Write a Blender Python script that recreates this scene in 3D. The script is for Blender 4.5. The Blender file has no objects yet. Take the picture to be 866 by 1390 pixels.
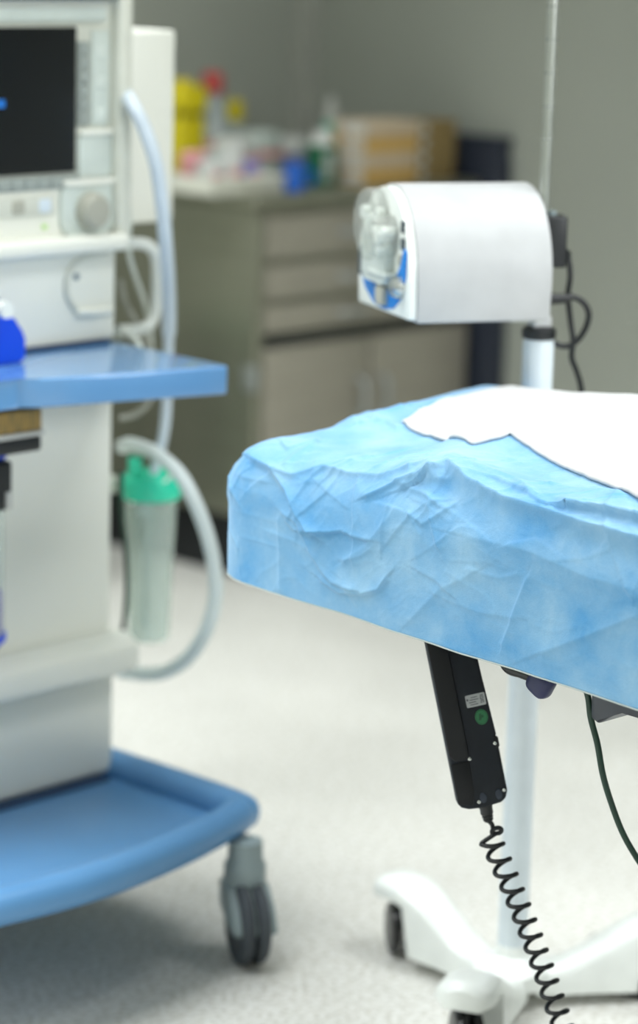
import bpy, bmesh, math, random
from mathutils import Vector, Matrix, noise
from math import sin, cos, pi, radians as R
random.seed(4)
sc = bpy.context.scene
col = sc.collection

# ---------------------------------------------------------------- camera model
F = 3600.0; PITCH = math.atan(740/3600); ROLL = .027; H = 1.53
FW = Vector((0, cos(PITCH), -sin(PITCH))); U0 = Vector((0, sin(PITCH), cos(PITCH))); X0 = Vector((1, 0, 0))
RV = X0*cos(ROLL) + U0*sin(ROLL); UV = -X0*sin(ROLL) + U0*cos(ROLL)
CAM = Vector((0, 0, H))

class Frame:
    """a local coordinate frame standing on the floor"""
    def __init__(s, ox, oy, a): s.ox, s.oy, s.a = ox, oy, a
    def loc(s, p):
        dx, dy = p[0]-s.ox, p[1]-s.oy
        return Vector((dx*cos(s.a)+dy*sin(s.a), -dx*sin(s.a)+dy*cos(s.a), p[2]))
    def wor(s, p):
        return Vector((s.ox+p[0]*cos(s.a)-p[1]*sin(s.a), s.oy+p[0]*sin(s.a)+p[1]*cos(s.a), p[2]))
    def at(s, px, py, **k):
        d = FW + RV*(px-433)/F + UV*(650-py)/F
        o = s.loc(CAM); e = Vector((d.x*cos(s.a)+d.y*sin(s.a), -d.x*sin(s.a)+d.y*cos(s.a), d.z))
        ax, v = list(k.items())[0]; i = 'xyz'.index(ax)
        return o + e*((v-o[i])/e[i])
W = Frame(0, 0, 0)
def proj(p):
    d = p-CAM; z = d.dot(FW)
    return 433+F*d.dot(RV)/z, 650-F*d.dot(UV)/z

# ---------------------------------------------------------------- materials
def lin(c):
    f = lambda v: v/12.92 if v <= .04045 else ((v+.055)/1.055)**2.4
    return tuple(f(v/255) for v in c)+(1,)
def mat(name, c, rough=.5, metal=0, c2=None, scale=20, detail=4, bump=0, bscale=None, spec=.5, trans=0, coat=0, sheen=0, sub=0, lo=.35, hi=.65, emit=0, aniso=None):
    m = bpy.data.materials.new(name); m.use_nodes = True
    nt = m.node_tree; N = nt.nodes; L = nt.links; b = N['Principled BSDF']
    b.inputs['Roughness'].default_value = rough; b.inputs['Metallic'].default_value = metal
    b.inputs['Specular IOR Level'].default_value = spec
    b.inputs['Coat Weight'].default_value = coat; b.inputs['Sheen Weight'].default_value = sheen
    b.inputs['Transmission Weight'].default_value = trans
    if sub: b.inputs['Subsurface Weight'].default_value = sub; b.inputs['Subsurface Radius'].default_value = (.01, .01, .01)
    tc = N.new('ShaderNodeTexCoord'); mp = N.new('ShaderNodeMapping'); L.new(tc.outputs['Object'], mp.inputs['Vector'])
    if aniso: mp.inputs['Scale'].default_value = aniso
    nz = N.new('ShaderNodeTexNoise'); nz.inputs['Scale'].default_value = scale; nz.inputs['Detail'].default_value = detail
    L.new(mp.outputs['Vector'], nz.inputs['Vector'])
    if c2 is None: c2 = tuple(min(255, v*1.03+1) for v in c)
    cr = N.new('ShaderNodeValToRGB'); cr.color_ramp.elements[0].position = lo; cr.color_ramp.elements[1].position = hi
    cr.color_ramp.elements[0].color = lin(c); cr.color_ramp.elements[1].color = lin(c2)
    L.new(nz.outputs['Fac'], cr.inputs['Fac']); L.new(cr.outputs['Color'], b.inputs['Base Color'])
    if bump:
        n2 = N.new('ShaderNodeTexNoise'); n2.inputs['Scale'].default_value = bscale or scale*4; n2.inputs['Detail'].default_value = 5
        L.new(mp.outputs['Vector'], n2.inputs['Vector'])
        bp = N.new('ShaderNodeBump'); bp.inputs['Strength'].default_value = bump; bp.inputs['Distance'].default_value = .002
        L.new(n2.outputs['Fac'], bp.inputs['Height']); L.new(bp.outputs['Normal'], b.inputs['Normal'])
    if emit:
        L.new(cr.outputs['Color'], b.inputs['Emission Color']); b.inputs['Emission Strength'].default_value = emit
    return m
def clear(name, tint, rough=.12, alpha=.35, c=(225, 235, 232), green=None):
    m = bpy.data.materials.new(name); m.use_nodes = True
    nt = m.node_tree; N = nt.nodes; L = nt.links; b = N['Principled BSDF']
    nz = N.new('ShaderNodeTexNoise'); nz.inputs['Scale'].default_value = 14
    cr = N.new('ShaderNodeValToRGB'); cr.color_ramp.elements[0].color = lin(c); cr.color_ramp.elements[1].color = lin(tuple(min(255, v*1.05) for v in c))
    L.new(nz.outputs['Fac'], cr.inputs['Fac']); L.new(cr.outputs['Color'], b.inputs['Base Color'])
    b.inputs['Roughness'].default_value = rough; b.inputs['Specular IOR Level'].default_value = .7
    tr = N.new('ShaderNodeBsdfTransparent'); tr.inputs['Color'].default_value = lin(tint)
    mx = N.new('ShaderNodeMixShader'); mx.inputs['Fac'].default_value = alpha
    L.new(tr.outputs['BSDF'], mx.inputs[1]); L.new(b.outputs['BSDF'], mx.inputs[2])
    L.new(mx.outputs['Shader'], N['Material Output'].inputs['Surface'])
    return m

def floor_mat():
    m = mat('speckled_vinyl', (214, 214, 209), .42, c2=(228, 228, 223), scale=2.2, bump=.05, bscale=300)
    nt = m.node_tree; N = nt.nodes; L = nt.links; b = N['Principled BSDF']
    cr = [n for n in N if n.type == 'VALTORGB'][0]
    vo = N.new('ShaderNodeTexNoise'); vo.inputs['Scale'].default_value = 95; vo.inputs['Detail'].default_value = 3
    tc = [n for n in N if n.type == 'TEX_COORD'][0]; L.new(tc.outputs['Object'], vo.inputs['Vector'])
    r2 = N.new('ShaderNodeValToRGB'); e = r2.color_ramp.elements
    e[0].position = .40; e[0].color = (.62, .60, .54, 1); e[1].position = .56; e[1].color = (1, 1, 1, 1)
    L.new(vo.outputs['Fac'], r2.inputs['Fac'])
    mx = N.new('ShaderNodeMix'); mx.data_type = 'RGBA'; mx.blend_type = 'MULTIPLY'; mx.inputs['Factor'].default_value = .7
    L.new(cr.outputs['Color'], mx.inputs['A']); L.new(r2.outputs['Color'], mx.inputs['B']); L.new(mx.outputs['Result'], b.inputs['Base Color'])
    return m
def drape_mat():
    m = mat('blue_nonwoven', (74, 149, 204), .75, c2=(160, 197, 220), scale=9, detail=9, lo=.3, hi=.82, sheen=.25)
    nt = m.node_tree; N = nt.nodes; L = nt.links; b = N['Principled BSDF']
    cr = [n for n in N if n.type == 'VALTORGB'][0]
    nz = [n for n in N if n.type == 'TEX_NOISE'][0]; nz.inputs['Distortion'].default_value = .25; nz.inputs['Roughness'].default_value = .6
    tc = [n for n in N if n.type == 'TEX_COORD'][0]
    f1 = N.new('ShaderNodeTexNoise'); f1.inputs['Scale'].default_value = 260; f1.inputs['Detail'].default_value = 4; f1.inputs['Distortion'].default_value = 2
    f2 = N.new('ShaderNodeTexVoronoi'); f2.feature = 'DISTANCE_TO_EDGE'; f2.inputs['Scale'].default_value = 16
    f3 = N.new('ShaderNodeTexNoise'); f3.inputs['Scale'].default_value = 22; f3.inputs['Detail'].default_value = 6; f3.inputs['Distortion'].default_value = .2
    mp = N.new('ShaderNodeVectorMath'); mp.operation = 'MULTIPLY_ADD'
    L.new(tc.outputs['Object'], f3.inputs['Vector']); L.new(f3.outputs['Color'], mp.inputs[0]); mp.inputs[1].default_value = (.12, .12, .12); L.new(tc.outputs['Object'], mp.inputs[2])
    L.new(mp.outputs['Vector'], f2.inputs['Vector']); L.new(tc.outputs['Object'], f1.inputs['Vector'])
    cl = N.new('ShaderNodeMath'); cl.operation = 'MINIMUM'; cl.inputs[1].default_value = .12; L.new(f2.outputs['Distance'], cl.inputs[0])
    b0 = N.new('ShaderNodeBump'); b0.inputs['Strength'].default_value = .04; b0.inputs['Distance'].default_value = .004; L.new(cl.outputs['Value'], b0.inputs['Height'])
    b1 = N.new('ShaderNodeBump'); b1.inputs['Strength'].default_value = .3; b1.inputs['Distance'].default_value = .005; L.new(f3.outputs['Fac'], b1.inputs['Height']); L.new(b0.outputs['Normal'], b1.inputs['Normal'])
    b2 = N.new('ShaderNodeBump'); b2.inputs['Strength'].default_value = .35; b2.inputs['Distance'].default_value = .0012; L.new(f1.outputs['Fac'], b2.inputs['Height']); L.new(b1.outputs['Normal'], b2.inputs['Normal'])
    L.new(b2.outputs['Normal'], b.inputs['Normal'])
    # fibre mottling
    r2 = N.new('ShaderNodeValToRGB'); e = r2.color_ramp.elements; e[0].position = .3; e[0].color = (.88, .93, .96, 1); e[1].position = .7; e[1].color = (1.06, 1.04, 1.02, 1)
    L.new(f1.outputs['Fac'], r2.inputs['Fac'])
    mx = N.new('ShaderNodeMix'); mx.data_type = 'RGBA'; mx.blend_type = 'MULTIPLY'; mx.inputs['Factor'].default_value = .8
    L.new(cr.outputs['Color'], mx.inputs['A']); L.new(r2.outputs['Color'], mx.inputs['B']); L.new(mx.outputs['Result'], b.inputs['Base Color'])
    return m
def pad_mat():
    m = mat('white_pad', (192, 193, 193), .8, scale=30, sheen=.2)
    nt = m.node_tree; N = nt.nodes; L = nt.links; b = N['Principled BSDF']
    tc = [n for n in N if n.type == 'TEX_COORD'][0]
    vo = N.new('ShaderNodeTexVoronoi'); vo.inputs['Scale'].default_value = 70; vo.distance = 'MANHATTAN'; vo.inputs['Randomness'].default_value = .15
    L.new(tc.outputs['Object'], vo.inputs['Vector'])
    bp = N.new('ShaderNodeBump'); bp.inputs['Strength'].default_value = .35; bp.inputs['Distance'].default_value = .0015; L.new(vo.outputs['Distance'], bp.inputs['Height']); L.new(bp.outputs['Normal'], b.inputs['Normal'])
    return m
M = dict(
    wallbounce=mat('bounce_wall_paint', (196, 198, 190), .7), trim=mat('corner_trim', (168, 170, 162), .5), floor=floor_mat(), drape=drape_mat(), pad=pad_mat(),  # first entry: unseen walls made paler to bounce more light into the room
    wall=mat('wall_paint', (162, 166, 157), .6, c2=(166, 170, 161), scale=1.5, bump=.04, bscale=200),
    ceil=mat('ceiling_paint', (226, 226, 220), .8),
    drapehem=mat('drape_hem', (176, 186, 184), .8),
    cream=mat('cream_plastic', (233, 234, 224), .42, c2=(236, 237, 228), scale=3, bump=.03, bscale=400),
    creamdk=mat('cream_grey_plastic', (205, 207, 196), .45),
    whitepl=mat('white_plastic', (232, 236, 232), .32, coat=.1),
    pumpwh=mat('pump_white', (180, 182, 183), .5),
    keygrey=mat('key_grey', (150, 158, 154), .5), keyline=mat('key_light', (176, 184, 180), .5),
    panelgrey=mat('panel_grey_green', (196, 205, 199), .5),
    panelgrey2=mat('indicator_pale', (204, 212, 206), .5), knob=mat('knob_grey', (168, 168, 156), .5),
    screen=mat('screen_dark', (8, 12, 16), .25, c2=(12, 18, 24), scale=5),
    glyph=mat('screen_blue', (16, 100, 180), .5, emit=.35),
    led=mat('green_lamp', (180, 215, 140), .4, emit=.15),
    blueshelf=mat('blue_laminate', (94, 142, 190), .25, c2=(98, 147, 194), scale=6, coat=.7),
    blue=mat('blue_tray_paint', (90, 142, 190), .36, c2=(94, 147, 195), scale=5, coat=.08),
    bluedk=mat('dark_blue_paint', (40, 62, 92), .5),
    scuff=mat('black_scuff', (34, 44, 58), .8),
    brightblue=mat('bright_blue_plastic', (10, 72, 215), .35, coat=.2),
    castgrey=mat('caster_grey', (134, 148, 150), .45),
    tyre=mat('grey_rubber', (62, 68, 74), .7), hub=mat('hub_grey', (90, 98, 102), .5),
    black=mat('black_plastic', (22, 25, 28), .45), blacksh=mat('black_gloss', (14, 16, 19), .25),
    handset=mat('handset_black', (17, 23, 31), .55, spec=.3, c2=(20, 27, 36), scale=60, bump=.12, bscale=900),
    handdk=mat('handset_dark', (10, 13, 18), .45, spec=.3), handft=mat('handset_foot', (32, 42, 58), .5),
    label=mat('silver_label', (160, 163, 165), .4), print=mat('label_print', (60, 64, 70), .6),
    gsticker=mat('green_sticker', (26, 104, 62), .5), gprint=mat('sticker_print', (14, 74, 44), .6),
    steel=mat('steel', (190, 194, 192), .25, metal=1), chrome=mat('chrome', (215, 218, 216), .15, metal=1),
    pole=mat('pole_metal', (178, 182, 176), .28, metal=.85), mark=mat('pole_mark', (140, 143, 138), .5),
    sleeve=mat('white_sleeve', (214, 224, 230), .35, coat=.2),
    cord=mat('black_rubber', (20, 24, 27), .45), gcord=mat('dark_green_cable', (14, 52, 38), .45),
    cab=mat('cabinet_steel', (146, 146, 130), .33, metal=.7, c2=(152, 152, 136), scale=4, aniso=(1, 1, 12)),
    cabfr=mat('cabinet_front_steel', (160, 155, 142), .4, metal=.3, c2=(166, 161, 148), scale=4, aniso=(1, 1, 12)),
    cabdk=mat('cabinet_dark', (48, 50, 48), .6), dark_base=mat('base_dark', (26, 29, 31), .7),
    grip=mat('handle_grey', (160, 164, 162), .35, metal=.5),
    gstandin=mat('green_plastic', (20, 92, 56), .45),
    yellow=mat('yellow_plastic', (212, 196, 14), .45), yelldk=mat('yellow_rim', (150, 140, 14), .5),
    red=mat('red_plastic', (168, 62, 58), .45), pink=mat('pink_print', (214, 150, 152), .6), purple=mat('purple_print', (120, 126, 178), .6),
    packwh=mat('pack_white', (196, 198, 194), .55), packgr=mat('pack_grey', (168, 178, 172), .5), traywh=mat('tray_white', (214, 214, 202), .4),
    cupblue=mat('blue_cup_plastic', (24, 92, 186), .4), grbot=mat('green_bottle', (0, 88, 56), .35), teal=mat('teal_print', (96, 160, 140), .5),
    kraft=mat('kraft_card', (196, 158, 88), .75, c2=(202, 164, 96), scale=8), kraftlt=mat('pale_card', (190, 172, 146), .75), kraftdk=mat('brown_card', (132, 112, 70), .75),
    navy=mat('navy_panel', (38, 44, 58), .5),
    petclear=clear('clear_plastic', (247, 251, 249), .15, .28, (236, 243, 239)),
    headclear=clear('clear_cover', (240, 242, 240), .06, .20, (236, 238, 234)),
    bottleclear=clear('clear_bottle', (230, 236, 236), .15, .55, (190, 200, 200)),
    greenclear=clear('green_lid', (90, 245, 210), .25, .8, (60, 240, 200)),
    hoseclear=clear('milky_hose', (225, 240, 240), .3, .8, (236, 246, 246)),
    hoseblue=clear('pale_blue_hose', (214, 228, 240), .35, .9, (216, 228, 238)),
    cablewh=mat('white_cable', (222, 226, 216), .45), cablegr=mat('grey_cable', (164, 164, 154), .5),
    gauze=mat('ochre_wood', (150, 122, 62), .6, c2=(110, 96, 60), scale=30, aniso=(6, 1, 1)), silver=mat('silver_strip', (188, 190, 188), .4, metal=.4),
    bluegr=mat('slot_blue_grey', (110, 128, 138), .5), pumpblue=mat('pump_blue', (20, 124, 208), .4), cassette=mat('cassette_grey', (196, 204, 200), .45), darkgrey=mat('display_grey', (62, 72, 78), .4),
    lavender=mat('lavender_granules', (140, 126, 190), .7), mattress=mat('mattress_black', (32, 34, 38), .6),
    tableblk=mat('table_grey_metal', (62, 66, 74), .4, metal=.3), knobnavy=mat('navy_knob', (36, 42, 84), .45),
    light=mat('lamp_diffuser', (250, 250, 245), .6),
)

# ---------------------------------------------------------------- mesh helpers
class MB:
    def __init__(s): s.bm = bmesh.new()
    def box(s, c, d, rot=None, bev=0, seg=3):
        r = bmesh.ops.create_cube(s.bm, size=1); vs = r['verts']
        mt = Matrix.Translation(Vector(c)) @ (rot.to_4x4() if rot else Matrix.Identity(4)) @ Matrix.Diagonal((*d, 1))
        bmesh.ops.transform(s.bm, matrix=mt, verts=vs)
        if bev: bmesh.ops.bevel(s.bm, geom=list({e for v in vs for e in v.link_edges}), offset=bev, segments=seg, profile=.5, affect='EDGES')
        return s
    def bx(s, x0, x1, y0, y1, z0, z1, bev=0, seg=3):
        return s.box(((x0+x1)/2, (y0+y1)/2, (z0+z1)/2), (abs(x1-x0), abs(y1-y0), abs(z1-z0)), None, bev, seg)
    def cyl(s, p0, p1, r0, r1=None, seg=32, caps=True):
        p0, p1 = Vector(p0), Vector(p1); r1 = r0 if r1 is None else r1
        d = p1-p0; q = d.to_track_quat('Z', 'Y').to_matrix().to_4x4()
        bmesh.ops.create_cone(s.bm, cap_ends=caps, segments=seg, radius1=r0, radius2=r1, depth=d.length, matrix=Matrix.Translation((p0+p1)/2) @ q)
        return s
    def lathe(s, prof, o=(0, 0, 0), seg=40, rot=None):
        o = Vector(o); rings = []
        for r, z in prof:
            ring = []
            for i in range(seg):
                a = 2*pi*i/seg; v = Vector((r*cos(a), r*sin(a), z))
                if rot: v = rot @ v
                ring.append(s.bm.verts.new(o+v))
            rings.append(ring)
        for a, b in zip(rings, rings[1:]):
            for i in range(seg): s.bm.faces.new((a[i], a[(i+1) % seg], b[(i+1) % seg], b[i]))
        for ring, rr in ((rings[0], prof[0][0]), (rings[-1], prof[-1][0])):
            if rr > 1e-4: s.bm.faces.new(ring if ring is rings[-1] else ring[::-1])
        return s
    def tube(s, pts, r, seg=14, sub=8, smooth=True, closed=False):
        P = spline(pts, sub, closed) if smooth else [Vector(p) for p in pts]
        n = len(P); rings = []; up = None
        for i, p in enumerate(P):
            t = (P[(i+1) % n]-P[i-1]) if closed else (P[min(i+1, n-1)]-P[max(i-1, 0)])
            t.normalize()
            if up is None: up = t.orthogonal().normalized()
            up = (up-t*up.dot(t)).normalized(); b = t.cross(up)
            rr = r(i/(n-1)) if callable(r) else r
            rings.append([s.bm.verts.new(p+(up*cos(2*pi*k/seg)+b*sin(2*pi*k/seg))*rr) for k in range(seg)])
        pr = list(zip(rings, rings[1:])) + ([(rings[-1], rings[0])] if closed else [])
        for a, b in pr:
            for k in range(seg): s.bm.faces.new((a[k], a[(k+1) % seg], b[(k+1) % seg], b[k]))
        if not closed: s.bm.faces.new(rings[0][::-1]); s.bm.faces.new(rings[-1])
        return s
    def prism(s, poly, z0, z1, bev=0, seg=3, mtx=None):
        """poly in xy, extruded in z"""
        a = [s.bm.verts.new((x, y, z0)) for x, y in poly]; b = [s.bm.verts.new((x, y, z1)) for x, y in poly]
        n = len(a); fs = [s.bm.faces.new(a[::-1]), s.bm.faces.new(b)]
        for i in range(n): fs.append(s.bm.faces.new((a[i], a[(i+1) % n], b[(i+1) % n], b[i])))
        if bev:
            es = set(fs[0].edges) | set(fs[1].edges)
            for i in range(n):
                e0 = (Vector(poly[i])-Vector(poly[i-1])); e1 = (Vector(poly[(i+1) % n])-Vector(poly[i]))
                if e0.angle(e1, 0) > R(35):
                    for e in a[i].link_edges:
                        if b[i] in e.verts: es.add(e)
            bmesh.ops.bevel(s.bm, geom=list(es), offset=bev, segments=seg, profile=.5, affect='EDGES')
        if mtx: bmesh.ops.transform(s.bm, matrix=mtx, verts=s.bm.verts)
        return s
    def grid(s, fn, us, vs):
        g = [[s.bm.verts.new(fn(u, v)) for v in vs] for u in us]
        for i in range(len(us)-1):
            for j in range(len(vs)-1): s.bm.faces.new((g[i][j], g[i+1][j], g[i+1][j+1], g[i][j+1]))
        return s
    def xf(s, m): bmesh.ops.transform(s.bm, matrix=m, verts=s.bm.verts); return s
    def build(s, name, m, parent=None, flat=False, angle=40, label=None, fix=True):
        if fix: bmesh.ops.recalc_face_normals(s.bm, faces=s.bm.faces)
        me = bpy.data.meshes.new(name); s.bm.to_mesh(me); s.bm.free()
        me.materials.append(m)
        if not flat: me.shade_smooth(); me.set_sharp_from_angle(angle=R(angle))
        o = bpy.data.objects.new(name, me); col.objects.link(o)
        if parent: o.parent = parent
        if label: o['label'] = label
        return o
def spline(pts, sub=8, closed=False):
    P = [Vector(p) for p in pts]; n = len(P); out = []
    rng = n if closed else n-1
    for i in range(rng):
        p1, p2 = P[i], P[(i+1) % n]
        p0 = P[i-1] if (i > 0 or closed) else p1*2-p2
        p3 = P[(i+2) % n] if (i+2 < n or closed) else p2*2-p1
        for k in range(sub):
            t = k/sub
            out.append(.5*((2*p1)+(p2-p0)*t+(2*p0-5*p1+4*p2-p3)*t*t+(3*p1-p0-3*p2+p3)*t**3))
    if not closed: out.append(P[-1])
    return out
def rrect(x0, x1, y0, y1, r, n=6):
    out = []
    for cx, cy, a0 in ((x1-r, y1-r, 0), (x0+r, y1-r, 90), (x0+r, y0+r, 180), (x1-r, y0+r, 270)):
        for i in range(n+1):
            a = R(a0+90*i/n); out.append((cx+r*cos(a), cy+r*sin(a)))
    return out
def tag(o, label, cat, group=None):
    o['label'] = label; o['category'] = cat
    if group: o['group'] = group
    return o
def thing(name, label, cat, loc=(0, 0, 0), rotz=0, group=None):
    o = bpy.data.objects.new(name, None); col.objects.link(o)
    o.location = loc; o.rotation_euler = (0, 0, rotz); o.empty_display_size = .05
    return tag(o, label, cat, group)
def struct(name, mb, m, **k):
    o = mb.build(name, m, **k); o['kind'] = 'structure'; return o
ROT_XZ = Matrix(((1, 0, 0, 0), (0, 0, -1, 0), (0, 1, 0, 0), (0, 0, 0, 1)))   # prism xy -> xz, extrusion z -> -y
A0 = R(47.1)

# ---------------------------------------------------------------- the room
c0 = W.at(337, 795, z=0); C = Frame(c0.x, c0.y, A0)          # cabinet front-left corner on the floor
XL, XR, YF, YB, ZC = -5.4, .845, -6.2, .66, 2.8
def room(name, x0, x1, y0, y1, z0, z1, m):
    o = struct(name, MB().bx(x0, x1, y0, y1, z0, z1), m, flat=True); o.location = (C.ox, C.oy, 0); o.rotation_euler.z = A0; return o
room('floor', XL-.1, XR+.1, YF-.1, YB+.1, -.1, 0, M['floor'])
room('ceiling', XL-.1, XR+.1, YF-.1, YB+.1, ZC, ZC+.1, M['ceil'])
room('wall_back', XL, XR+.1, YB, YB+.1, 0, ZC, M['wall'])
room('wall_right', XR, XR+.1, YF, YB, 0, ZC, M['wall'])
room('wall_left', XL-.1, XL, YF, YB+.1, 0, ZC, M['wallbounce'])
room('wall_front', XL, XR+.1, YF-.1, YF, 0, ZC, M['wallbounce'])
room('trim_1', XR-.05, XR, YB-.05, YB, 0, ZC, M['trim'])

# ---------------------------------------------------------------- storage cabinet
cab = thing('storage_cabinet', 'grey-brown steel cabinet with drawers above doors standing against the back wall', 'cabinet', (C.ox, C.oy, 0), A0)
CW, CD, CH = .788, .62, .93
MB().bx(0, CW, .02, CD, .16, CH-.03, .004).build('body', M['cab'], cab)
MB().bx(-.012, CW+.01, -.012, CD+.01, CH-.03, CH, .005).build('top_panel', M['cab'], cab)
MB().bx(.05, CW-.03, .07, CD-.03, 0, .16).build('dark_base', M['dark_base'], cab)  # dark block stands in for the shade in the open space under the cabinet
for z0, z1 in ((.775, .885), (.68, .765), (.60, .67)):
    d = MB().bx(.035, .60, -.002, .03, z0+.004, z1-.004, .004).build('drawer', M['cabfr'], cab)
    zc = (z0+z1)/2
    m = MB(); m.tube([(.285, .0, zc), (.29, -.02, zc), (.33, -.026, zc), (.37, -.02, zc), (.375, .0, zc)], .007); m.build('handle', M['grip'], d)
for z0, z1 in ((.775, .885), (.68, .765), (.60, .67)):
    MB().bx(.61, CW-.01, -.002, .03, z0+.004, z1-.004, .004).build('drawer', M['cabfr'], cab)
MB().bx(.0, .03, -.003, .03, .17, .89, .004).build('corner_post', M['cab'], cab)
for x0, x1, hx in ((.035, .405, .368), (.415, CW-.01, .449)):
    d = MB().bx(x0, x1, -.002, .03, .175, .565, .004).build('door', M['cabfr'], cab)
    MB().tube([(hx, 0, .37), (hx, -.025, .38), (hx, -.028, .42), (hx, -.025, .455), (hx, 0, .465)], .008).build('handle', M['grip'], d)
MB().bx(.03, CW-.01, .0, .03, .572, .592).build('dark_gap', M['cabdk'], cab)
for z in (.5, .24): MB().bx(-.006, .012, -.008, .03, z-.03, z+.03, .003).build('hinge', M['grip'], cab)

# unseen green bin shape, added only for its reflection in the steel side
g = C.at(272, 745, z=0); 
gb = thing('green_reflection_standin', 'unseen green bin shape left of the grey cabinet, added for its reflection in the steel side', 'bin', C.wor((-.46, .36, 0)))
MB().lathe([(.13, 0), (.15, .006), (.18, .50), (.19, .505), (.19, .53), (.175, .53), (.14, .02), (0, .02)]).build('body', M['gstandin'], gb)
MB().lathe([(.195, .52), (.198, .55), (.12, .60), (0, .61)]).build('lid', M['gstandin'], gb)

# navy panel standing at the right end of the cabinet
def on(px, py, z): return C.at(px, py, z=z)
nv = thing('narrow_locker', 'tall narrow dark navy unit standing between the grey cabinet and the right wall', 'locker', C.wor((CW+.012, 0, 0)), A0)
MB().bx(.004, .042, -.07, .11, .02, 1.02, .003).build('body', M['navy'], nv)
MB().bx(.001, .043, -.075, .115, 1.02, 1.04, .003).build('top_panel', M['navy'], nv)
MB().bx(.008, .04, -.06, .10, 0, .02).build('dark_base', M['dark_base'], nv)
MB().bx(.007, .039, -.078, -.07, .06, .98, .002).build('door', M['navy'], nv)

# ---------------------------------------------------------------- things on the cabinet
ZT = CH
def put(px, py, y): p = C.at(px, py, y=y); return p          # local cabinet coordinates at a given depth
def wt(x, y, z=ZT): return C.wor((x, y, z))
# sharps container
x = C.at(246, 200, y=.43).x
s = thing('sharps_container', 'yellow sharps container on the left end of the cabinet top', 'container', wt(x, .43), A0)
MB().prism(rrect(-.045, .045, -.04, .04, .012), 0, .15, .006).build('body', M['yellow'], s)
MB().prism(rrect(-.041, .041, -.036, .036, .012), .148, .166, .002).build('rim', M['yelldk'], s)
m = MB(); m.prism(rrect(-.05, .05, -.045, .045, .014), .166, .225, .014); m.cyl((0, 0, .22), (0, 0, .24), .028); m.build('lid', M['yellow'], s)
# red capped bottle
x = C.at(287, 200, y=.42).x
s = thing('wash_bottle', 'tall cloudy bottle with red cap beside the yellow sharps container', 'bottle', wt(x, .42), A0)
MB().lathe([(.042, 0), (.046, .004), (.046, .10), (.036, .16), (.022, .2), (.018, .21)]).build('body', M['bottleclear'], s)
MB().lathe([(.026, .205), (.027, .208), (.026, .25), (.02, .258), (0, .26)]).build('cap', M['red'], s)
MB().lathe([(.0465, .02), (.047, .03), (.047, .085), (.0465, .09)], seg=40).build('label_band', M['pink'], s)
# yellow small bottle behind
x = C.at(318, 200, y=.52).x
s = thing('small_bottle', 'small yellow-capped bottle behind the bottle with red cap', 'bottle', wt(x, .52), A0)
MB().lathe([(.022, 0), (.024, .003), (.024, .1), (.014, .13)]).build('body', M['packgr'], s)
MB().lathe([(.02, .125), (.022, .13), (.021, .175), (0, .18)]).build('cap', M['yellow'], s)
# white tray
xa = C.at(250, 240, y=.14); xb = C.at(380, 240, y=.06)
tx0, tx1 = xa.x, xb.x
s = thing('instrument_tray', 'long shallow white tray full of packs on the front of the cabinet top', 'tray', wt((tx0+tx1)/2, .14), A0)
w2 = (tx1-tx0)/2
m = MB(); m.bx(-w2, w2, -.1, .1, 0, .006, .002)
for a, b, c_, d in ((-w2, w2, -.1, -.092), (-w2, w2, .092, .1), (-w2, -w2+.008, -.1, .1), (w2-.008, w2, -.1, .1)): m.bx(a, b, c_, d, 0, .04, .003)
m.build('shell', M['traywh'], s)
MB().bx(-w2-.006, w2+.006, -.112, -.096, .034, .042, .003).build('rim', M['traywh'], s)
packs = [(-.85, -.03, 'packwh', 'white', .045, .035), (-.5, .03, 'pink', 'pink', .05, .05), (-.1, -.02, 'packwh', 'white', .052, .045), (.2, .04, 'packgr', 'grey-green', .06, .05), (.5, 0, 'purple', 'lilac', .045, .03), (.75, .03, 'packwh', 'white', .05, .055)]
wh = ['leftmost in the white tray', 'second from the left in the white tray', 'third from the left in the white tray', 'third from the right in the white tray', 'second from the right in the white tray', 'rightmost in the white tray']
for k, (u, v, mm, cn, hw, hh) in enumerate(packs):
    s2 = thing('dressing_pack', 'small %s wrapped pack, %s' % (cn, wh[k]), 'pack', wt(tx0+.04+k*(tx1-tx0-.08)/5, .14+(-.045 if k % 2 == 0 else .045), ZT+.007), A0+random.uniform(-.12, .12), 'packs lying in the white tray')
    MB().box((0, 0, .0175+hh/2), (hw, .05, hh+.035), None, .012).build('wrapper', M[mm], s2)
    MB().bx(-hw*.3, hw*.3, -.026, -.022, .02, .02+hh*.7, .001).build('sticker', M['pink' if mm != 'pink' else 'packwh'], s2)
for k, (u, hh, mm, lb) in enumerate(((-.35, .105, 'packwh', 'white folded pack heaped at the back of the tray, nearest the red capped bottle'), (.1, .12, 'packgr', 'pale grey-green bag heaped highest behind the tray'), (.55, .10, 'packwh', 'white folded pack heaped behind the tray, nearest the green bottle'))):
    s2 = thing('folded_pack', lb, 'pack', wt(C.at((318, 354, 393)[k], 215, y=.31).x, .31), A0, 'packs heaped behind the white tray')
    MB().box((0, 0, hh/2), (.088, .08, hh), None, .02, 4).build('wrapper', M[mm], s2)
    MB().bx(-.0445, .0445, -.0415, -.036, hh*.45, hh*.6, .002).build('tape_band', M['pink' if k < 2 else 'purple'], s2)
# blue cup
p = C.at(398, 255, z=ZT)
s = thing('blue_cup', 'bright blue plastic cup at the right end of the white tray', 'cup', wt(C.at(399, 240, y=.03).x, .03), A0)
MB().lathe([(.02, 0), (.023, .002), (.028, .062), (.031, .064), (.031, .068), (.026, .068), (.02, .006), (0, .006)]).build('body', M['cupblue'], s)
MB().tube([(.024, -.01, .05), (.045, -.02, .045), (.045, -.02, .022), (.022, -.01, .016)], .004).build('handle', M['cupblue'], s)
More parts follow.
